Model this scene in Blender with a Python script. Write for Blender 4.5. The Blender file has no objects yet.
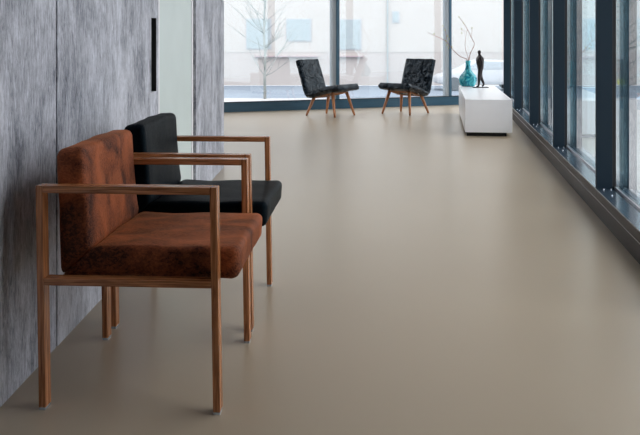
import bpy, bmesh, math, random
from mathutils import Vector, Matrix, noise
random.seed(7)
C = bpy.context.scene.collection
F, HZ, CX, EYE = 850.0, 40.0, 320.0, 1.1

def P(x, y, z=0.0):
    """photograph pixel -> world point at height z"""
    Y = F * (EYE - z) / (y - HZ)
    return Vector(((x - CX) * Y / F, Y, z))

# ------------------------------------------------------------------ materials
def new_mat(name):
    m = bpy.data.materials.new(name); m.use_nodes = True
    nt = m.node_tree
    return m, nt, nt.nodes, nt.links, nt.nodes['Principled BSDF']

def rgb(r, g, b):
    f = lambda c: (c/255/12.92) if c/255 <= .04045 else ((c/255+.055)/1.055)**2.4
    return (f(r), f(g), f(b), 1)

def noise_mat(name, c1, c2, scale=(10, 10, 10), detail=6, rough=.5, bump=0, metal=0, dist=0, lo=.3, hi=.7,
              bump_scale=None, sheen=0, sheen_col=None, coat=0, spec=None, bdist=.01):
    m, nt, N, L, b = new_mat(name)
    tc = N.new('ShaderNodeTexCoord'); mp = N.new('ShaderNodeMapping'); mp.inputs['Scale'].default_value = scale
    L.new(tc.outputs['Object'], mp.inputs['Vector'])
    n = N.new('ShaderNodeTexNoise'); n.inputs['Scale'].default_value = 1; n.inputs['Detail'].default_value = detail
    n.inputs['Distortion'].default_value = dist
    L.new(mp.outputs[0], n.inputs['Vector'])
    r = N.new('ShaderNodeValToRGB'); r.color_ramp.elements[0].position = lo; r.color_ramp.elements[1].position = hi
    r.color_ramp.elements[0].color = c1; r.color_ramp.elements[1].color = c2
    L.new(n.outputs['Fac'], r.inputs[0]); L.new(r.outputs[0], b.inputs['Base Color'])
    b.inputs['Roughness'].default_value = rough; b.inputs['Metallic'].default_value = metal
    if spec is not None: b.inputs['Specular IOR Level'].default_value = spec
    if sheen:
        b.inputs['Sheen Weight'].default_value = sheen; b.inputs['Sheen Roughness'].default_value = .35
        if sheen_col: b.inputs['Sheen Tint'].default_value = sheen_col
    if coat: b.inputs['Coat Weight'].default_value = coat
    if bump:
        src = n
        if bump_scale:
            mp2 = N.new('ShaderNodeMapping'); mp2.inputs['Scale'].default_value = bump_scale
            L.new(tc.outputs['Object'], mp2.inputs['Vector'])
            src = N.new('ShaderNodeTexNoise'); src.inputs['Scale'].default_value = 1; src.inputs['Detail'].default_value = 5
            src.inputs['Distortion'].default_value = dist
            L.new(mp2.outputs[0], src.inputs['Vector'])
        bp = N.new('ShaderNodeBump'); bp.inputs['Strength'].default_value = bump; bp.inputs['Distance'].default_value = bdist
        L.new(src.outputs['Fac'], bp.inputs['Height']); L.new(bp.outputs[0], b.inputs['Normal'])
    return m

def plain(name, c, rough=.5, metal=0, spec=None):
    return noise_mat(name, c, tuple(min(1, v*1.06) for v in c[:3])+(1,), (3, 3, 3), 3, rough, metal=metal, spec=spec)

def concrete_wood():
    m, nt, N, L, b = new_mat('wood_grained_concrete')
    tc = N.new('ShaderNodeTexCoord')
    def nz(sc, det, dist=0, rough=.6):
        mp = N.new('ShaderNodeMapping'); mp.inputs['Scale'].default_value = sc
        L.new(tc.outputs['Object'], mp.inputs['Vector'])
        n = N.new('ShaderNodeTexNoise'); n.inputs['Scale'].default_value = 1; n.inputs['Detail'].default_value = det
        n.inputs['Distortion'].default_value = dist; n.inputs['Roughness'].default_value = rough
        L.new(mp.outputs[0], n.inputs['Vector']); return n
    a = nz((60, 60, 10), 7, 1.4, .75); c = nz((4, 4, 2), 5, .8); d = nz((150, 150, 40), 5, .8, .75)
    mx = N.new('ShaderNodeMath'); mx.operation = 'MULTIPLY_ADD'; mx.inputs[1].default_value = .42
    L.new(a.outputs['Fac'], mx.inputs[0])
    m2 = N.new('ShaderNodeMath'); m2.operation = 'MULTIPLY'; m2.inputs[1].default_value = .36
    L.new(c.outputs['Fac'], m2.inputs[0]); L.new(m2.outputs[0], mx.inputs[2])
    m3 = N.new('ShaderNodeMath'); m3.operation = 'MULTIPLY_ADD'; m3.inputs[1].default_value = .22
    L.new(d.outputs['Fac'], m3.inputs[0]); L.new(mx.outputs[0], m3.inputs[2])
    r = N.new('ShaderNodeValToRGB'); e = r.color_ramp.elements
    e[0].position = .40; e[0].color = rgb(*WALL_DARK); e[1].position = .58; e[1].color = rgb(*WALL_LIGHT)
    L.new(m3.outputs[0], r.inputs[0]); L.new(r.outputs[0], b.inputs['Base Color'])
    b.inputs['Roughness'].default_value = .62
    bp = N.new('ShaderNodeBump'); bp.inputs['Strength'].default_value = .35; bp.inputs['Distance'].default_value = .004
    L.new(m3.outputs[0], bp.inputs['Height']); L.new(bp.outputs[0], b.inputs['Normal'])
    return m
WALL_DARK = (86, 91, 103); WALL_LIGHT = (214, 217, 227)

def glass_mat():
    m, nt, N, L, b = new_mat('window_glass'); N.remove(b)
    out = [n for n in N if n.type == 'OUTPUT_MATERIAL'][0]
    g = N.new('ShaderNodeNewGeometry'); dt = N.new('ShaderNodeVectorMath'); dt.operation = 'DOT_PRODUCT'
    L.new(g.outputs['Incoming'], dt.inputs[0]); L.new(g.outputs['Normal'], dt.inputs[1])
    ab = N.new('ShaderNodeMath'); ab.operation = 'ABSOLUTE'; L.new(dt.outputs['Value'], ab.inputs[0])
    om = N.new('ShaderNodeMath'); om.operation = 'SUBTRACT'; om.inputs[0].default_value = 1; L.new(ab.outputs[0], om.inputs[1])
    pw = N.new('ShaderNodeMath'); pw.operation = 'POWER'; pw.inputs[1].default_value = 4; L.new(om.outputs[0], pw.inputs[0])
    ma = N.new('ShaderNodeMath'); ma.operation = 'MULTIPLY_ADD'; ma.inputs[1].default_value = .92; ma.inputs[2].default_value = .07
    L.new(pw.outputs[0], ma.inputs[0])
    tr = N.new('ShaderNodeBsdfTransparent'); tr.inputs[0].default_value = (.965, .97, .975, 1)
    gl = N.new('ShaderNodeBsdfGlossy'); gl.inputs['Color'].default_value = (.72, .9, .95, 1); gl.inputs['Roughness'].default_value = .01
    mx = N.new('ShaderNodeMixShader'); L.new(ma.outputs[0], mx.inputs[0]); L.new(tr.outputs[0], mx.inputs[1]); L.new(gl.outputs[0], mx.inputs[2])
    L.new(mx.outputs[0], out.inputs['Surface'])
    return m

def hide_mat(name, dark, light, sheen, sheen_col, axis=(1, 1, 1), rough=.62):
    """short cow hide: soft patches plus fine hair streaks"""
    m, nt, N, L, b = new_mat(name)
    tc = N.new('ShaderNodeTexCoord')
    def nz(sc, det, dist):
        mp = N.new('ShaderNodeMapping'); mp.inputs['Scale'].default_value = sc
        L.new(tc.outputs['Object'], mp.inputs['Vector'])
        n = N.new('ShaderNodeTexNoise'); n.inputs['Scale'].default_value = 1; n.inputs['Detail'].default_value = det
        n.inputs['Distortion'].default_value = dist
        L.new(mp.outputs[0], n.inputs['Vector']); return n
    big = nz(tuple(v for v in (7*axis[0], 7*axis[1], 7*axis[2])), 3, .7)
    fine = nz((150*axis[0], 150*axis[1], 150*axis[2]), 4, .8)
    mx = N.new('ShaderNodeMath'); mx.operation = 'MULTIPLY_ADD'; mx.inputs[1].default_value = .35
    L.new(fine.outputs['Fac'], mx.inputs[0])
    m2 = N.new('ShaderNodeMath'); m2.operation = 'MULTIPLY'; m2.inputs[1].default_value = .65
    L.new(big.outputs['Fac'], m2.inputs[0]); L.new(m2.outputs[0], mx.inputs[2])
    r = N.new('ShaderNodeValToRGB'); e = r.color_ramp.elements
    e[0].position = .38; e[0].color = dark; e[1].position = .62; e[1].color = light
    L.new(mx.outputs[0], r.inputs[0]); L.new(r.outputs[0], b.inputs['Base Color'])
    b.inputs['Roughness'].default_value = rough; b.inputs['Specular IOR Level'].default_value = .2
    b.inputs['Sheen Weight'].default_value = sheen; b.inputs['Sheen Tint'].default_value = sheen_col
    b.inputs['Sheen Roughness'].default_value = .3
    bp = N.new('ShaderNodeBump'); bp.inputs['Strength'].default_value = .6; bp.inputs['Distance'].default_value = .012
    L.new(mx.outputs[0], bp.inputs['Height']); L.new(bp.outputs[0], b.inputs['Normal'])
    return m

M = {}
M['floor'] = noise_mat('beige_resin_floor', rgb(172, 157, 136), rgb(177, 162, 141), (.6, .6, .6), 3, .3, spec=.4)
M['wall'] = concrete_wood()
M['pale'] = plain('pale_green_grey_panel', rgb(205, 217, 215), .45)
M['white'] = plain('white_lacquer', rgb(238, 239, 242), .3)
M['edge'] = plain('white_edge_strip', rgb(232, 233, 236), .5)
M['black'] = plain('matt_black', rgb(8, 8, 9), .7)
M['ceiling'] = plain('ceiling_plaster', rgb(170, 168, 165), .9)
M['backwall'] = plain('dark_plaster', rgb(52, 50, 50), .9)
M['blue_metal'] = plain('deep_blue_grey_metal', rgb(11, 34, 48), .5, .0, .3)
M['blue_band'] = noise_mat('blue_metal_band', rgb(40, 84, 108), rgb(48, 92, 116), (2, 2, 40), 3, .4)
M['grey_frame'] = plain('light_grey_frame', rgb(150, 158, 164), .45)
M['sill'] = plain('blue_grey_sill', rgb(92, 112, 130), .16, .6)
M['base_metal'] = noise_mat('brown_grey_metal', rgb(34, 25, 25), rgb(42, 31, 30), (4, 4, 20), 3, .4, spec=.15)
M['line'] = plain('brushed_seam', rgb(190, 190, 194), .3, .7)
M['gasket'] = plain('black_gasket', rgb(14, 16, 20), .6)
M['glass'] = glass_mat()
M['screw'] = plain('steel_screw', rgb(210, 214, 218), .25, .8)
WD, WL = rgb(112, 64, 36), rgb(206, 138, 90)
M['wood_x'] = noise_mat('walnut_along_arm', WD, WL, (7, 90, 160), 6, .24, .15, dist=.6, bdist=.001)
M['wood_z'] = noise_mat('walnut_along_leg', WD, WL, (130, 90, 6), 6, .24, .15, dist=.6, bdist=.001)
M['wood_y'] = noise_mat('walnut_along_crossbar', WD, WL, (130, 7, 130), 6, .42, .15, dist=.6, bdist=.001)
M['glide'] = plain('steel_glide', rgb(205, 215, 225), .25, .7)
M['hide_brown'] = hide_mat('brown_cowhide', rgb(50, 20, 10), rgb(164, 88, 50), .45, rgb(230, 150, 100), (.7, 1.2, .9))
M['hide_black'] = hide_mat('black_cowhide', rgb(1, 2, 2), rgb(6, 11, 17), .0, rgb(110, 150, 180), (1, 1, 1), .5)
M['hide_black'].node_tree.nodes['Principled BSDF'].inputs['Specular Tint'].default_value = (.4, .75, 1, 1)
M['hide_black'].node_tree.nodes['Principled BSDF'].inputs['Specular IOR Level'].default_value = .1
M['leather'] = noise_mat('creased_black_leather', rgb(2, 6, 12), rgb(7, 14, 24), (9, 9, 9), 5, .27, 1.0, dist=1.2,
                         bump_scale=(9, 9, 9), bdist=.06, spec=.32)
M['leather'].node_tree.nodes['Principled BSDF'].inputs['Specular Tint'].default_value = (.62, .82, 1, 1)
M['piping'] = plain('black_leather_piping', rgb(12, 14, 18), .4)
M['leg_wood'] = noise_mat('reddish_beech', rgb(160, 98, 60), rgb(206, 142, 96), (60, 60, 6), 5, .4)
M['bronze'] = noise_mat('dark_bronze', rgb(22, 18, 20), rgb(48, 38, 38), (40, 40, 40), 4, .45, .3, metal=.3)
M['twig'] = noise_mat('dry_twig', rgb(120, 74, 60), rgb(160, 108, 90), (30, 30, 30), 3, .8)
M['bud'] = plain('pale_green_bud', rgb(170, 170, 90), .7)
M['bark'] = noise_mat('pale_bark', rgb(124, 130, 128), rgb(158, 162, 160), (8, 8, 2), 4, .9)
M['render'] = noise_mat('white_render', rgb(186, 181, 177), rgb(190, 185, 181), (.4, .4, .4), 3, .95)
M['render_pink'] = noise_mat('pinkish_render', rgb(181, 174, 171), rgb(185, 178, 175), (.6, .6, .6), 3, .95)
M['ledge'] = plain('rose_ledge', rgb(170, 154, 157), .9)
M['pane'] = noise_mat('pale_blue_window_pane', rgb(158, 169, 173), rgb(168, 176, 179), (3, 1, 6), 4, .5, spec=.2)
M['pane_frame'] = plain('pale_window_frame', rgb(174, 176, 180), .8)
M['road'] = noise_mat('blue_grey_road', rgb(122, 134, 148), rgb(130, 141, 154), (.4, .4, .4), 4, .9)
M['paving'] = noise_mat('white_paving', rgb(178, 178, 180), rgb(186, 186, 188), (.5, .5, .5), 4, .9)
M['car'] = plain('silver_blue_paint', rgb(178, 180, 184), .6)
M['car_glass'] = plain('car_glass', rgb(160, 166, 172), .5)
M['tyre'] = plain('tyre_rubber', rgb(60, 62, 68), .8)
M['sign_yellow'] = plain('yellow_green_sign', rgb(205, 208, 90), .6)
M['post'] = plain('grey_post', rgb(150, 155, 160), .6)

def vase_mat():
    m, nt, N, L, b = new_mat('turquoise_glass')
    tc = N.new('ShaderNodeTexCoord'); n = N.new('ShaderNodeTexNoise'); n.inputs['Scale'].default_value = 14
    n.inputs['Detail'].default_value = 3; n.inputs['Distortion'].default_value = 1.5
    L.new(tc.outputs['Object'], n.inputs['Vector'])
    r = N.new('ShaderNodeValToRGB'); e = r.color_ramp.elements
    e[0].position = .4; e[0].color = rgb(0, 140, 165); e[1].position = .62; e[1].color = rgb(110, 230, 238)
    L.new(n.outputs['Fac'], r.inputs[0]); L.new(r.outputs[0], b.inputs['Base Color'])
    b.inputs['Roughness'].default_value = .08; b.inputs['Transmission Weight'].default_value = .35; b.inputs['IOR'].default_value = 1.4
    return m
M['vase'] = vase_mat()

# ------------------------------------------------------------------ mesh helpers
def link(name, bm, mat, parent=None, smooth=False, recalc=True):
    if recalc: bmesh.ops.recalc_face_normals(bm, faces=bm.faces)
    me = bpy.data.meshes.new(name); bm.to_mesh(me); bm.free()
    me.materials.append(mat)
    if smooth:
        for p in me.polygons: p.use_smooth = True
    o = bpy.data.objects.new(name, me); C.objects.link(o)
    if parent: o.parent = parent
    return o

def hexa(bm, pts, bev=0, seg=2):
    """8 points: bottom ring 4 then top ring 4"""
    vs = [bm.verts.new(p) for p in pts]
    fs = [(3, 2, 1, 0), (4, 5, 6, 7), (0, 1, 5, 4), (1, 2, 6, 5), (2, 3, 7, 6), (3, 0, 4, 7)]
    faces = [bm.faces.new([vs[i] for i in f]) for f in fs]
    if bev:
        es = list({e for f in faces for e in f.edges})
        bmesh.ops.bevel(bm, geom=es, offset=bev, segments=seg, affect='EDGES', profile=.5)
    return vs

def box(bm, x0, x1, y0, y1, z0, z1, bev=0, seg=2):
    return hexa(bm, [(x0, y0, z0), (x1, y0, z0), (x1, y1, z0), (x0, y1, z0), (x0, y0, z1), (x1, y0, z1), (x1, y1, z1), (x0, y1, z1)], bev, seg)

def boxobj(name, dims, mat, parent=None, bev=0):
    bm = bmesh.new(); box(bm, *dims, bev=bev)
    return link(name, bm, mat, parent)

def prism(bm, prof, y0, y1, bev=0, seg=3):
    """profile of (x,z) extruded along y"""
    a = [bm.verts.new((x, y0, z)) for x, z in prof]; b = [bm.verts.new((x, y1, z)) for x, z in prof]
    n = len(prof); faces = [bm.faces.new(a), bm.faces.new(b[::-1])]
    for i in range(n): faces.append(bm.faces.new([a[i], b[i], b[(i+1) % n], a[(i+1) % n]]))
    if bev:
        es = list({e for f in faces for e in f.edges})
        bmesh.ops.bevel(bm, geom=es, offset=bev, segments=seg, affect='EDGES', profile=.5)

def tube(bm, pts, rads, seg=10, cap=True):
    rings = []
    pts = [Vector(p) for p in pts]
    for i, p in enumerate(pts):
        d = (pts[min(i+1, len(pts)-1)] - pts[max(i-1, 0)]).normalized()
        u = d.orthogonal().normalized() if i == 0 else (prev - d*prev.dot(d)).normalized()
        prev = u; v = d.cross(u)
        rings.append([bm.verts.new(p + (u*math.cos(2*math.pi*k/seg) + v*math.sin(2*math.pi*k/seg))*rads[i]) for k in range(seg)])
    for i in range(len(rings)-1):
        for k in range(seg):
            bm.faces.new([rings[i][k], rings[i][(k+1) % seg], rings[i+1][(k+1) % seg], rings[i+1][k]])
    if cap: bm.faces.new(rings[0][::-1]); bm.faces.new(rings[-1])

def empty(name, loc, rz=0):
    o = bpy.data.objects.new(name, None); C.objects.link(o); o.location = loc; o.rotation_euler = (0, 0, rz)
    o.empty_display_size = .1
    return o

def tag(o, label, cat=None, group=None, kind=None):
    if label: o['label'] = label
    if cat: o['category'] = cat
    if group: o['group'] = group
    if kind: o['kind'] = kind
    return o

def structure(o, label=None):
    o['kind'] = 'structure'
    if label: o['label'] = label
    return o

# ------------------------------------------------------------------ room shell
CEIL = 3.0
A = P(20, 386.6); B = P(224.5, 166.8)
wdir = (B - A).normalized(); wang = math.atan2(wdir.y, wdir.x)
def wall_s(px):                      # distance along the left wall, from A, of a picture column on it
    m = (px - CX)/F
    t = (m*A.y - A.x)/(wdir.x - m*wdir.y)
    return t
def on_wall(o):                      # local x runs along the wall, local y into it (away from the room)
    o.location = A; o.rotation_euler = (0, 0, wang)
    return o
s_groove, s_d1, s_p0, s_p1, s_end = wall_s(57), wall_s(158.5), wall_s(159), wall_s(194), wall_s(224)
s_pier = wall_s(196)
# near panel and far pier of the left wall
wl = on_wall(structure(empty('wall_left', (0, 0, 0)), 'wall of grey wood-grained concrete panels on the left'))
boxobj('panel', (-4.0, s_groove-.009, 0, .18, 0, CEIL), M['wall'], wl, .002)
boxobj('panel', (s_pier+.006, s_end, 0, .18, 0, 1.435), M['wall'], wl, .002)
boxobj('upper_panel', (s_pier+.006, s_end, .003, .18, 1.441, CEIL), M['wall'], wl, .002)
boxobj('joint', (s_groove-.011, s_groove+.007, .03, .18, 0, CEIL), M['black'], wl)
boxobj('joint', (s_p1, s_pier+.008, .02, .18, 0, CEIL), M['black'], wl)
boxobj('lintel', (s_d1-.01, s_pier, .012, .18, 2.5, CEIL), M['wall'], wl)
# sliding door panel with slot pull
d1 = on_wall(structure(empty('door_1', (0, 0, 0)), 'wood-grained concrete sliding door with tall black slot pull'))
sl0, sl1 = wall_s(151.3), wall_s(156.4)
zb = EYE - (92.5-HZ)*(A+wdir*sl0).y/F; zt = EYE - (17.5-HZ)*(A+wdir*sl0).y/F
bm = bmesh.new()
box(bm, s_groove+.005, sl0, 0, .06, 0, CEIL)
box(bm, sl1, s_d1-.004, 0, .06, 0, CEIL)
box(bm, sl0, sl1, 0, .06, 0, zb)
box(bm, sl0, sl1, 0, .06, zt, CEIL)
link('door_leaf', bm, M['wall'], d1)
bm = bmesh.new(); box(bm, sl0-.001, sl1+.001, .045, .06, zb-.001, zt+.001)
box(bm, sl0, sl0+.004, .0, .05, zb, zt); box(bm, sl1-.004, sl1, .0, .05, zb, zt)
link('slot_handle', bm, M['black'], d1)
boxobj('edge_strip', (s_d1-.004, s_d1+.03, .0, .06, 0, CEIL-.5), M['edge'], d1)
d2 = on_wall(structure(empty('door_2', (0, 0, 0)), 'smooth pale green-grey door panel with white edges'))
boxobj('door_leaf', (s_d1+.03, s_p1-.05, .012, .05, 0, 2.5), M['pale'], d2)
boxobj('edge_strip', (s_p1-.05, s_p1, .006, .06, 0, 2.5), M['edge'], d2)

# right facade line
Cc = P(640, 264.9); Dd = P(512.4, 119.3)
fdir = (Dd - Cc).normalized(); fang = math.atan2(fdir.y, fdir.x)
def fac_t(px):
    m = (px - CX)/F
    return (m*Cc.y - Cc.x)/(fdir.x - m*fdir.y)
def on_facade(o):                    # local x along the facade (away), local -y towards outside
    o.location = Cc; o.rotation_euler = (0, 0, fang)
    return o
mt = [fac_t(596), fac_t(553), fac_t(529.5), fac_t(514), fac_t(503.5)]
pitch = (mt[4]-mt[0])/4
mull = [mt[0]-1.85*pitch, mt[0]-pitch] + mt     # mullion face positions
# far wall line
E1 = P(224, 112.4); F1 = P(458.4, 104.8)
gdir = (F1 - E1).normalized(); gang = math.atan2(gdir.y, gdir.x)
def far_t(px):
    m = (px - CX)/F
    return (m*E1.y - E1.x)/(gdir.x - m*gdir.y)
def on_far(o):
    o.location = E1; o.rotation_euler = (0, 0, gang)
    return o
corner = E1 + gdir*far_t(503.5)
leftfar = E1 - gdir*2.2

# floor
FL = [(-1.25, -1.2), (.95, -1.2), (Cc.x-fdir.x*5+.1, Cc.y-fdir.y*5)]
def poly_slab(name, pts, z0, z1, mat):
    bm = bmesh.new()
    lo = [bm.verts.new((x, y, z0)) for x, y in pts]; hi = [bm.verts.new((x, y, z1)) for x, y in pts]
    bm.faces.new(lo[::-1]); bm.faces.new(hi); n = len(pts)
    for i in range(n): bm.faces.new([lo[i], lo[(i+1) % n], hi[(i+1) % n], hi[i]])
    return link(name, bm, mat)
fs = Cc + fdir*(mull[0]-.05); 
nrm = Vector((fdir.y, -fdir.x, 0))          # outwards through the facade
wl0 = A - wdir*4.0
gn = Vector((-gdir.y, gdir.x, 0))           # outwards through the far wall
outer = [(wl0.x-.2, wl0.y), (fs.x+nrm.x*.2, wl0.y), ((fs+nrm*.2).x, (fs+nrm*.2).y), ((corner+nrm*.2+gn*.15).x, (corner+nrm*.2+gn*.15).y),
         ((leftfar+gn*.15).x, (leftfar+gn*.15).y), (leftfar.x-.1, 7.1), (-1.1, 7.1)]
structure(poly_slab('floor', outer, -.15, 0, M['floor']), 'smooth beige resin floor')
structure(poly_slab('ceiling', outer, CEIL, CEIL+.15, M['ceiling']))
structure(boxobj('wall_back', (wl0.x-.2, fs.x+.2, wl0.y-.15, wl0.y, 0, CEIL), M['backwall']))
if fs.y > wl0.y+.05:
    structure(boxobj('shade_wall_right', (fs.x+.0, fs.x+.18, wl0.y, fs.y, 0, CEIL), M['backwall']))  # unseen dark wall, added in place of glazing to cut light near camera
we = A + wdir*s_end
structure(boxobj('wall_return', (leftfar.x-.1, we.x-.19, we.y-.2, we.y-.01, 0, CEIL), M['wall']))
structure(boxobj('wall_side', (leftfar.x-.2, leftfar.x-.02, we.y-.2, leftfar.y+.1, 0, CEIL), M['wall']))

# facade: base trim, sills, mullions and panes
tr = on_facade(structure(empty('trim_1', (0, 0, 0)), 'low brown-grey metal plinth along the right window wall'))
t_end = (corner - Cc).dot(fdir)
boxobj('kick_board', (mull[0]-.05, t_end, -.16, 0, 0, .098), M['base_metal'], tr)
boxobj('seam', (mull[0]-.05, t_end, -.16, -.001, .098, .101), M['line'], tr)
bm = bmesh.new()
for a, b in zip(mull[:-1] , mull[1:]): box(bm, a+.004, b-.004, -.16, -.004, .101, .156)
box(bm, mull[-1]+.004, t_end, -.16, -.004, .101, .156)
link('upper_board', bm, M['base_metal'], tr)
ends = mull[1:] + [t_end]
for i, (a, b) in enumerate(zip(mull, ends)):
    w = on_facade(structure(empty('window_%d' % (i+1), (0, 0, 0)), 'floor-to-ceiling pane of the right window wall behind a blue-grey mullion'))
    bm = bmesh.new(); box(bm, a, a+.03, -.1, -.001, .16, CEIL, .002); link('mullion', bm, M['blue_metal'], w)
    boxobj('gasket', (a+.003, a+.027, -.122, -.1, .16, CEIL), M['gasket'], w)
    boxobj('outer_profile', (a, a+.03, -.2, -.148, .16, CEIL), M['blue_metal'], w)
    boxobj('sill', (a-.0, b, -.2, -.001, .156, .164), M['sill'], w)
    boxobj('pane', (a+.0, b, -.146, -.124, .164, CEIL), M['glass'], w)
    boxobj('glazing_bead', (a+.05, b, -.123, -.112, .164, .178), M['line'], w)
    bm = bmesh.new()
    for dx, dy in ((-.04, -.04), (-.03, -.085), (b-a-.35, -.05)):
        bmesh.ops.create_uvsphere(bm, u_segments=8, v_segments=6, radius=.006, matrix=Matrix.Translation((a+dx if dx < 0 else a+.1+dx, dy, .166)))
    link('screws', bm, M['screw'], w, True)

tr2 = on_far(structure(empty('trim_2', (0, 0, 0)), 'blue metal band under the far windows'))
t0f, t1f = -2.2, far_t(503.5)
boxobj('band', (t0f, t1f, 0, .12, 0, .142), M['blue_band'], tr2)
boxobj('band_lip', (t0f, t1f, -.01, .12, .142, .152), M['blue_metal'], tr2)
fm = [t0f, far_t(332.5), far_t(446.5), t1f]
for i in range(3):
    a, b = fm[i], fm[i+1]
    w = on_far(structure(empty('window_%d' % (i+8), (0, 0, 0)), 'tall pane of the far window wall'))
    boxobj('pane', (a+.02, b, .055, .07, .152, CEIL), M['glass'], w)
    if i > 0:
        dark = fac = far_t(336) - far_t(332.5) if i == 1 else far_t(449) - far_t(446.5)
        boxobj('mullion', (a, a+dark, 0, .12, .152, CEIL), M['grey_frame'], w)
        boxobj('mullion', (a+dark, a+dark*1.95, -.01, .12, .152, CEIL), M['blue_band'], w)

# ------------------------------------------------------------------ armchairs
TH = .064
def shear(bm, k=.0105, h=.667):
    for v in bm.verts: v.co.x -= k*v.co.z/h
def make_armchair(hide, loc, label):
    root = empty('armchair', loc, -TH)
    tag(root, label, 'armchair', 'wooden armchairs along the left wall')
    W = .635; T = .045; B_ = .021; H = .667; D = .544
    for y0 in (0, W-T):
        for x1 in (0, -D+B_):
            bm = bmesh.new(); box(bm, x1-B_, x1, y0, y0+T, .008, H, .0015); shear(bm)
            lg = link('leg', bm, M['wood_z'], root)
            bm = bmesh.new(); box(bm, x1-B_+.001, x1-.001, y0+.001, y0+T-.001, 0, .0085, .001)
            tag(link('foot_glide', bm, M['glide'], lg), 'small pale metal glide')
        bm = bmesh.new(); box(bm, -D+B_+.0005, -B_-.0005, y0, y0+T, H-.022, H, .0015); shear(bm)
        link('armrest', bm, M['wood_x'], root)
        bm = bmesh.new(); box(bm, -D+B_+.0005, -B_-.0005, y0, y0+T, .371, .392, .0015); shear(bm)
        link('seat_rail', bm, M['wood_x'], root)
    for x in (-.08, -.47):
        bm = bmesh.new(); box(bm, x-.03, x, T+.0005, W-T-.0005, .364, .383, .0015)
        link('crossbar', bm, M['wood_y'], root)
    y0, y1 = T+.003, W-T-.003
    def puff(bm, cz=None, amp=.012):
        bmesh.ops.subdivide_edges(bm, edges=[e for e in bm.edges if e.calc_length() > .12], cuts=7, use_grid_fill=True)
        for v in bm.verts:
            n = noise.noise(v.co*9)
            v.co += Vector((n, 0, noise.noise(v.co*9+Vector((5, 5, 5)))))*amp*.5
    bm = bmesh.new(); prism(bm, [(-.398, .477), (.048, .480), (.044, .384), (-.500, .384)], y0, y1, .022, 4); puff(bm)
    link('seat', bm, M[hide], root, True)
    bm = bmesh.new(); prism(bm, [(-.402, .466), (-.430, .777), (-.515, .768), (-.497, .384)], y0, y1, .022, 4); puff(bm)
    link('backrest', bm, M[hide], root, True)
    return root
c1 = P(220.1, 415.5)
make_armchair('hide_brown', c1, 'wooden armchair with brown cowhide seat and back, nearest the camera')
c2 = c1 + Vector((.0385, .712, 0))
make_armchair('hide_black', c2, 'wooden armchair with black cowhide seat and back, beside the brown one')

# ------------------------------------------------------------------ easy chairs by the far window
def smooth_path(pts, n=6):
    out = []
    for i in range(len(pts)-1):
        p0 = Vector(pts[max(i-1, 0)]); p1 = Vector(pts[i]); p2 = Vector(pts[i+1]); p3 = Vector(pts[min(i+2, len(pts)-1)])
        for k in range(n):
            t = k/n
            out.append(.5*((2*p1)+(-p0+p2)*t+(2*p0-5*p1+4*p2-p3)*t*t+(-p0+3*p1-3*p2+p3)*t**3))
    out.append(Vector(pts[-1])); return out
def pad(bm, path, w, t, taper=0, quilt=.004):
    """upholstered shell: rounded slab of width w, thickness t following a side profile (x,z)"""
    cs = []
    n = 14
    for j in range(n+1):
        y = -w/2 + w*j/n; e = min(1, (w/2-abs(y))/.03)
        cs.append((y, t/2*(math.sqrt(max(0, 1-(1-e)**2))*.75+.25)))
    ring = [(y, h) for y, h in cs] + [(y, -h) for y, h in reversed(cs)]
    rings = []
    L_ = len(path)
    for i, p in enumerate(path):
        d = (path[min(i+1, L_-1)] - path[max(i-1, 0)]).normalized(); nn = Vector((-d.y, d.x))
        end = min(i, L_-1-i); sc = {0: .35, 1: .85}.get(end, 1)
        r = []
        for y, h in ring:
            q = quilt*math.sin(i*1.7+abs(y)*28) if (h > 0 and end > 1 and abs(y) < w/2-.02) else 0
            o = p + nn*(h*sc+q); r.append(bm.verts.new((o.x, y*(1-taper*i/L_), o.y)))
        rings.append(r)
    k = len(ring)
    for i in range(L_-1):
        for j in range(k): bm.faces.new([rings[i][j], rings[i][(j+1) % k], rings[i+1][(j+1) % k], rings[i+1][j]])
    bm.faces.new(rings[0][::-1]); bm.faces.new(rings[-1])
def make_easy(loc, ang, label):
    root = empty('easy_chair', loc, ang)
    tag(root, label, 'chair', 'black leather easy chairs by the far window')
    bm = bmesh.new()
    pad(bm, smooth_path([(.285, .40), (.27, .402), (.06, .365), (-.13, .306), (-.215, .297)]), .54, .09)
    link('seat', bm, M['leather'], root, True)
    bm = bmesh.new()
    pad(bm, smooth_path([(-.19, .287), (-.24, .300), (-.28, .37), (-.335, .54), (-.41, .745), (-.414, .758)]), .52, .08, .04)
    link('backrest', bm, M['leather'], root, True)
    for sy in (-1, 1):
        bm = bmesh.new(); prism(bm, [(.17, .335), (-.17, .262), (-.17, .244), (.17, .315)], sy*.15-.012, sy*.15+.012, .003)
        link('seat_frame', bm, M['leg_wood'], root)
        for sx in (-1, 1):
            bm = bmesh.new(); top = (sx*.155, sy*.165, .33 if sx > 0 else .27)
            tube(bm, [(sx*.245, sy*.235, 0), (sx*.235, sy*.227, .04), top], [.013, .016, .025], 12)
            link('leg', bm, M['leg_wood'], root, True)
    for x, z in ((.15, .315), (-.15, .25)):
        bm = bmesh.new(); box(bm, x-.014, x+.014, -.137, .137, z-.004, z+.014, .003); link('crossbar', bm, M['leg_wood'], root)
    root.scale = (1.04, 1.04, 1.04)
    return root
make_easy((.154, 12.38, 0), math.radians(-37), 'black leather easy chair facing right, left one by the far window')
make_easy((1.277, 12.72, 0), math.atan2(-.78, -.62), 'black leather easy chair facing left, nearer the white bench')

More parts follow.
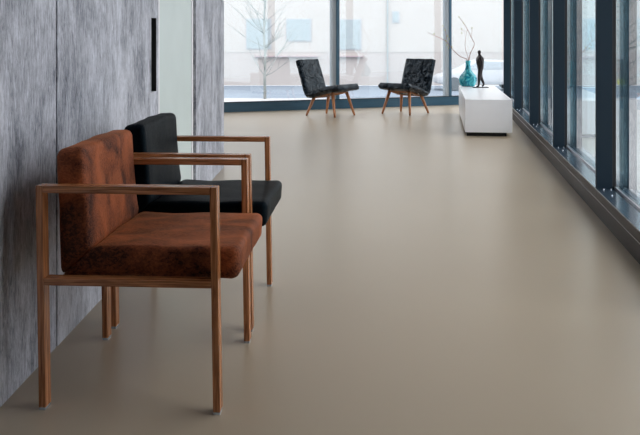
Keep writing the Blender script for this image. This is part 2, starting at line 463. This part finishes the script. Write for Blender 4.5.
# ------------------------------------------------------------------ white bench with figurine and vase
bn = P(465.1, 99.4, .421)
bang = math.atan2(1, (438-CX)/F) - math.pi/2
bench = empty('white_bench', (bn.x, bn.y, 0), bang)
tag(bench, 'long low white bench holding the figurine and turquoise vase', 'bench')
Lb = 3.0; Wb = .528
boxobj('body', (0, Wb, 0, Lb, .045, .421), M['white'], bench, .003)
boxobj('plinth', (.02, Wb-.06, .04, Lb-.04, 0, .045), M['black'], bench)

def lathe(bm, prof, seg=40, lobes=0, amp=0):
    rings = []
    for r, z in prof:
        rings.append([bm.verts.new((rr*math.cos(a), rr*math.sin(a), z)) for a in [2*math.pi*k/seg for k in range(seg)]
                      for rr in [r*(1+amp*math.sin(lobes*a+z*12)*min(1, r/.05))]])
    for i in range(len(rings)-1):
        for k in range(seg): bm.faces.new([rings[i][k], rings[i][(k+1) % seg], rings[i+1][(k+1) % seg], rings[i+1][k]])
    bm.faces.new(rings[0][::-1]); bm.faces.new(rings[-1])
Yv = 12.45
vx = (468.0-CX)*Yv/F
vase = empty('vase', (vx, Yv, .421))
tag(vase, 'turquoise glass vase with narrow neck and bulging body on white bench', 'vase')
outp = [(.075, 0), (.10, .012), (.118, .06), (.124, .11), (.108, .155), (.07, .20), (.045, .24), (.034, .28), (.033, .33), (.038, .378)]
inp = [(.030, .378), (.026, .33), (.026, .28), (.034, .24), (.058, .20), (.086, .155), (.099, .11), (.09, .05), (.06, .025), (.01, .02)]
bm = bmesh.new(); lathe(bm, outp+inp, 44, 6, .09); link('glass_body', bm, M['vase'], vase, True)
twig = empty('branch', (vx, Yv, .45))
tag(twig, 'bare budding branches standing in the turquoise vase', 'branch')
def W(px, py, dy=0):
    return Vector(((px-CX)*(Yv+dy)/F - vx, dy, EYE-(py-HZ)*(Yv+dy)/F - .45))
def twigobj(pts, r0, r1):
    bm = bmesh.new(); n = len(pts)
    tube(bm, [W(*p) for p in pts], [r0+(r1-r0)*i/(n-1) for i in range(n)], 6)
    return link('twig', bm, M['twig'], twig, True)
twigobj([(467.8, 80), (467.6, 66), (466.8, 59), (460, 56.5), (454, 51), (449.5, 45.5), (446, 41), (439, 37.5), (433, 35), (428, 32.5)], .006, .0025)
twigobj([(468.2, 80), (468.6, 66), (469, 59, .02), (470.5, 53, .04), (474, 46, .06), (474.5, 43, .06), (471, 37, .05), (468, 30, .04), (463.5, 23, .03), (459, 17, 0)], .006, .0022)
twigobj([(467.8, 80), (468, 66), (468.2, 58), (465.5, 50, -.05), (465, 44, -.08), (466, 35, -.08), (467.5, 30, -.08)], .004, .0018)
twigobj([(446, 41), (446.5, 36, .03), (445, 30, .05), (443, 26, .05)], .003, .0018)
twigobj([(468, 30, .04), (465, 32, .0), (461.5, 29, -.03)], .0025, .0015)
twigobj([(471, 37, .05), (472, 31, .09), (471.8, 27, .1)], .0025, .0015)
bm = bmesh.new()
for p in [(446, 41), (447, 45), (449, 39, .02), (452, 47, .01), (445, 30, .05), (443, 26, .05), (434, 34), (461.5, 29, -.03), (461.7, 33, -.02), (472, 28, .09), (463.5, 23, .03), (459, 17), (448.5, 48), (447.5, 36, .03)]:
    bmesh.ops.create_uvsphere(bm, u_segments=6, v_segments=5, radius=.010, matrix=Matrix.Translation(W(*p)))
tag(link('buds', bm, M['bud'], twig, True), 'pale yellow-green buds', kind='stuff')

# figurine (walking to the left), skinned body
Yf = 12.1
fx = (480.3-CX)*Yf/F
fig = empty('figurine', (fx, Yf, .421), math.radians(8))
tag(fig, 'dark bronze figurine of a slim walking person on white bench', 'figurine')
boxobj('base', (-.10, .11, -.045, .045, 0, .012), M['bronze'], fig, .002)
def skin_body(name, verts, edges, radii, mat, parent, root=0, sub=2):
    me = bpy.data.meshes.new(name); me.from_pydata(verts, edges, []); me.materials.append(mat)
    o = bpy.data.objects.new(name, me); C.objects.link(o); o.parent = parent
    sk = o.modifiers.new('skin', 'SKIN'); sk.use_smooth_shade = True
    if not me.skin_vertices: me.attributes.new('sv', 'FLOAT', 'POINT')
    for i, r in enumerate(radii):
        me.skin_vertices[0].data[i].radius = (r if isinstance(r, tuple) else (r, r))
        me.skin_vertices[0].data[i].use_root = (i == root)
    s = o.modifiers.new('sub', 'SUBSURF'); s.levels = sub; s.render_levels = sub
    return o
def figure_mesh():
    # height .54; x towards the right of the picture, figure walks towards -x
    V = [(0, 0, .285), (-.003, 0, .33), (-.006, 0, .375), (-.006, 0, .425), (-.008, 0, .452), (-.012, 0, .470),      # pelvis..neck 0-5
         (-.015, 0, .498), (-.013, 0, .522),                                                                  # head 6-7
         (-.004, -.022, .270), (-.022, -.022, .155), (-.030, -.020, .035), (-.036, -.020, .022), (-.066, -.020, .018),  # front leg 8-12
         (.006, .022, .270), (.010, .022, .160), (.058, .022, .060), (.056, .022, .035), (.030, .022, .020),              # rear leg 13-17
         (-.006, -.045, .425), (.012, -.058, .345), (-.006, -.052, .275), (-.012, -.05, .25),                 # arm 18-21
         (-.006, .045, .425), (.014, .058, .345), (.000, .052, .275), (-.006, .05, .25), (-.016, 0, .484), (-.013, 0, .535)]                           # arm 22-25
    Ed = [(0, 1), (1, 2), (2, 3), (3, 4), (4, 5), (5, 26), (26, 6), (6, 7), (7, 27), (0, 8), (8, 9), (9, 10), (10, 11), (11, 12), (0, 13), (13, 14), (14, 15), (15, 16), (16, 17),
          (3, 18), (18, 19), (19, 20), (20, 21), (3, 22), (22, 23), (23, 24), (24, 25)]
    R = [.034, .026, .032, .034, .016, .009, .0145, .0125, .025, .019, .010, .010, .008, .025, .019, .011, .010, .008,
         .015, .011, .008, .008, .015, .011, .008, .008, .0115, .005]
    R = [r*(2.0 if i < 8 else 1.55) for i, r in enumerate(R)]
    try:
        return skin_body('body', V, Ed, R, M['bronze'], fig)
    except Exception as ex:
        print('skin failed', ex)
figure_mesh()

# ------------------------------------------------------------------ outside
GZ = -1.3
def G(px, py): return P(px, py, GZ)
def Z_at(py, Y): return EYE - (py-HZ)*Y/F
def X_at(px, Y): return (px-CX)*Y/F
structure(boxobj('pavement', (-60, 80, -20, 35, GZ-.3, GZ), M['paving']), 'white paving outside the windows')
structure(boxobj('road', (-60, 80, 35, 45, GZ-.3, GZ-.01), M['road']), 'blue-grey road across the view outside')
YB = 45.0
bld = empty('building', (0, YB, GZ))
tag(bld, 'pale rendered building with small square windows across the road', 'building')
boxobj('wall', (-45, 60, 0, 10, 1.75+.0, 14), M['render'], bld)
boxobj('lower_wall', (-45, 60, .02, 10, 0, 1.75), M['render_pink'], bld)
def bpart(name, px0, px1, py0, py1, mat, d0, d1, parent=bld):
    return boxobj(name, (X_at(px0, YB), X_at(px1, YB), d0, d1, Z_at(py1, YB)-GZ, Z_at(py0, YB)-GZ), mat, parent)
for a, b, t, u in ((247, 270, 19.5, 48.5), (287, 310, 19.5, 40.5), (339, 360, 20, 49), (588, 611, 20, 48), (545, 552, 22, 46), (393, 398, 12, 22), (660, 684, 20, 48), (175, 198, 20, 48)):
    fr = bpart('window', a-1, b+1.5, t-1, u+1, M['pane_frame'], -.04, .1)
    bpart('pane', a, b, t, u, M['pane'], -.06, -.03, fr)
for a, b in ((255, 318), (335, 363)):
    bpart('ledge', a, b, 55.7, 57, M['ledge'], -.2, .05)
bpart('downpipe', 387, 388, -40, 84, M['pane'], -.1, -.02)

def tree(px, Y, h, label, seed, r=.062, lean=0):
    rnd = random.Random(seed)
    root = empty('bare_tree', (X_at(px, Y), Y, GZ)); tag(root, label, 'tree', 'bare trees outside the windows')
    bm = bmesh.new(); n = 8
    tr_ = [Vector((lean*k/n+rnd.uniform(-.05, .05), rnd.uniform(-.05, .05), h*k/n)) for k in range(n+1)]
    tr_[0] = Vector((0, 0, 0))
    tube(bm, tr_, [r*(1-.75*k/n) for k in range(n+1)], 8); link('trunk', bm, M['bark'], root, True)
    bm = bmesh.new()
    for k in range(44):
        t = rnd.uniform(.08, .97); p = tr_[int(t*n)].lerp(tr_[min(n, int(t*n)+1)], t*n-int(t*n))
        a = rnd.uniform(0, 2*math.pi); ln = rnd.uniform(.8, 2.3)*(1.1-.5*t); up = rnd.uniform(.15, .75)
        d = Vector((math.cos(a), math.sin(a)*.8, up)); q = [p]
        for s in range(5):
            d += Vector((rnd.uniform(-.18, .18), rnd.uniform(-.18, .18), rnd.uniform(-.02, .2))); q.append(q[-1]+d.normalized()*ln/5)
        r0 = .02*(1.2-t)
        tube(bm, q, [r0*(1-.16*s) for s in range(6)], 5)
        for s in (2, 3, 4):
            e = d.copy(); e = Vector((e.x+rnd.uniform(-1, 1), e.y+rnd.uniform(-1, 1), e.z+rnd.uniform(-.2, .5))).normalized()
            tube(bm, [q[s], q[s]+e*.35, q[s]+e*.35+Vector((e.x*.3, e.y*.3, .18))], [r0*.5, r0*.35, r0*.2], 4)
    tag(link('crown', bm, M['bark'], root, True), None, kind='stuff')
    return root
tree(265, 34.6, 7, 'bare young tree seen through the far left pane', 3)
tree(552, 30, 7, 'bare tree outside seen through the second pane from the camera', 11, .06)
tree(626, 24, 6.5, 'bare tree outside the nearest visible right pane', 5, .06)

def car(px0, Y, label):
    x0 = X_at(px0, Y); root = empty('car', (x0, Y, GZ)); tag(root, label, 'car')
    bm = bmesh.new()
    prof = [(0, .35), (.02, .62), (.15, .74), (1.05, .92), (1.75, 1.38), (2.1, 1.45), (3.2, 1.43), (3.95, 1.05), (4.3, .98), (4.4, .6), (4.38, .35), (3.9, .3), (.5, .3)]
    prism(bm, prof, -.85, .85, .06, 3); link('car_body', bm, M['car'], root, True)
    bm = bmesh.new(); prism(bm, [(1.25, .98), (1.85, 1.35), (2.15, 1.385), (3.15, 1.37), (3.7, 1.02)], -.865, .865, .01); link('side_windows', bm, M['car_glass'], root)
    for wx in (.8, 3.55):
        for wy in (-.78, .78):
            bm = bmesh.new(); bmesh.ops.create_cone(bm, cap_ends=True, segments=24, radius1=.32, radius2=.32, depth=.2,
                matrix=Matrix.Translation((wx, wy, .32)) @ Matrix.Rotation(math.pi/2, 4, 'X'))
            link('wheel', bm, M['tyre'], root)
car(435, 41, 'silver-blue car parked outside, behind the vase and figurine')
Ys = 16.0
sg = empty('round_sign', (X_at(619.5, Ys), Ys, GZ)); tag(sg, 'small round yellow-green sign on a post outside the right window', 'sign')
bm = bmesh.new(); tube(bm, [(0, 0, 0), (0, 0, Z_at(79, Ys)-GZ)], [.012, .012], 8); link('post', bm, M['post'], sg)
bm = bmesh.new(); bmesh.ops.create_cone(bm, cap_ends=True, segments=24, radius1=.055, radius2=.055, depth=.01,
    matrix=Matrix.Translation((0, -.02, Z_at(82, Ys)-GZ)) @ Matrix.Rotation(math.pi/2, 4, 'X')); link('disc', bm, M['sign_yellow'], sg)

# ------------------------------------------------------------------ light
w = bpy.data.worlds.new('overcast_sky'); bpy.context.scene.world = w; w.use_nodes = True
N = w.node_tree.nodes; L = w.node_tree.links; bg = N['Background']
tc = N.new('ShaderNodeTexCoord'); sp = N.new('ShaderNodeSeparateXYZ'); L.new(tc.outputs['Generated'], sp.inputs[0])
rp = N.new('ShaderNodeValToRGB'); rp.color_ramp.elements[0].position = 0; rp.color_ramp.elements[0].color = (.5, .51, .52, 1)
rp.color_ramp.elements[1].position = 1; rp.color_ramp.elements[1].color = (.97, .98, 1, 1)
L.new(sp.outputs['Z'], rp.inputs[0]); L.new(rp.outputs[0], bg.inputs['Color']); bg.inputs['Strength'].default_value = 3.7
def ceiling_light(x, y, s, e):
    o = boxobj('ceiling_light', (x-s/2, x+s/2, y-s/2, y+s/2, CEIL-.03, CEIL-.001), M['ceiling'])
    return o

cam = bpy.data.cameras.new('camera'); co = bpy.data.objects.new('camera', cam); C.objects.link(co)
co.location = (0, 0, EYE); co.rotation_euler = (math.pi/2, 0, 0)
cam.sensor_width = 36; cam.sensor_fit = 'HORIZONTAL'; cam.lens = F/640*36
cam.shift_y = -(217.5-HZ)/640; cam.shift_x = 0; cam.clip_end = 500; cam.clip_start = .05
S = bpy.context.scene; S.camera = co
S.view_settings.view_transform = 'Standard'; S.view_settings.look = 'None'; S.view_settings.gamma = 1
S.view_settings.use_curve_mapping = False; S.view_settings.exposure = 0.12
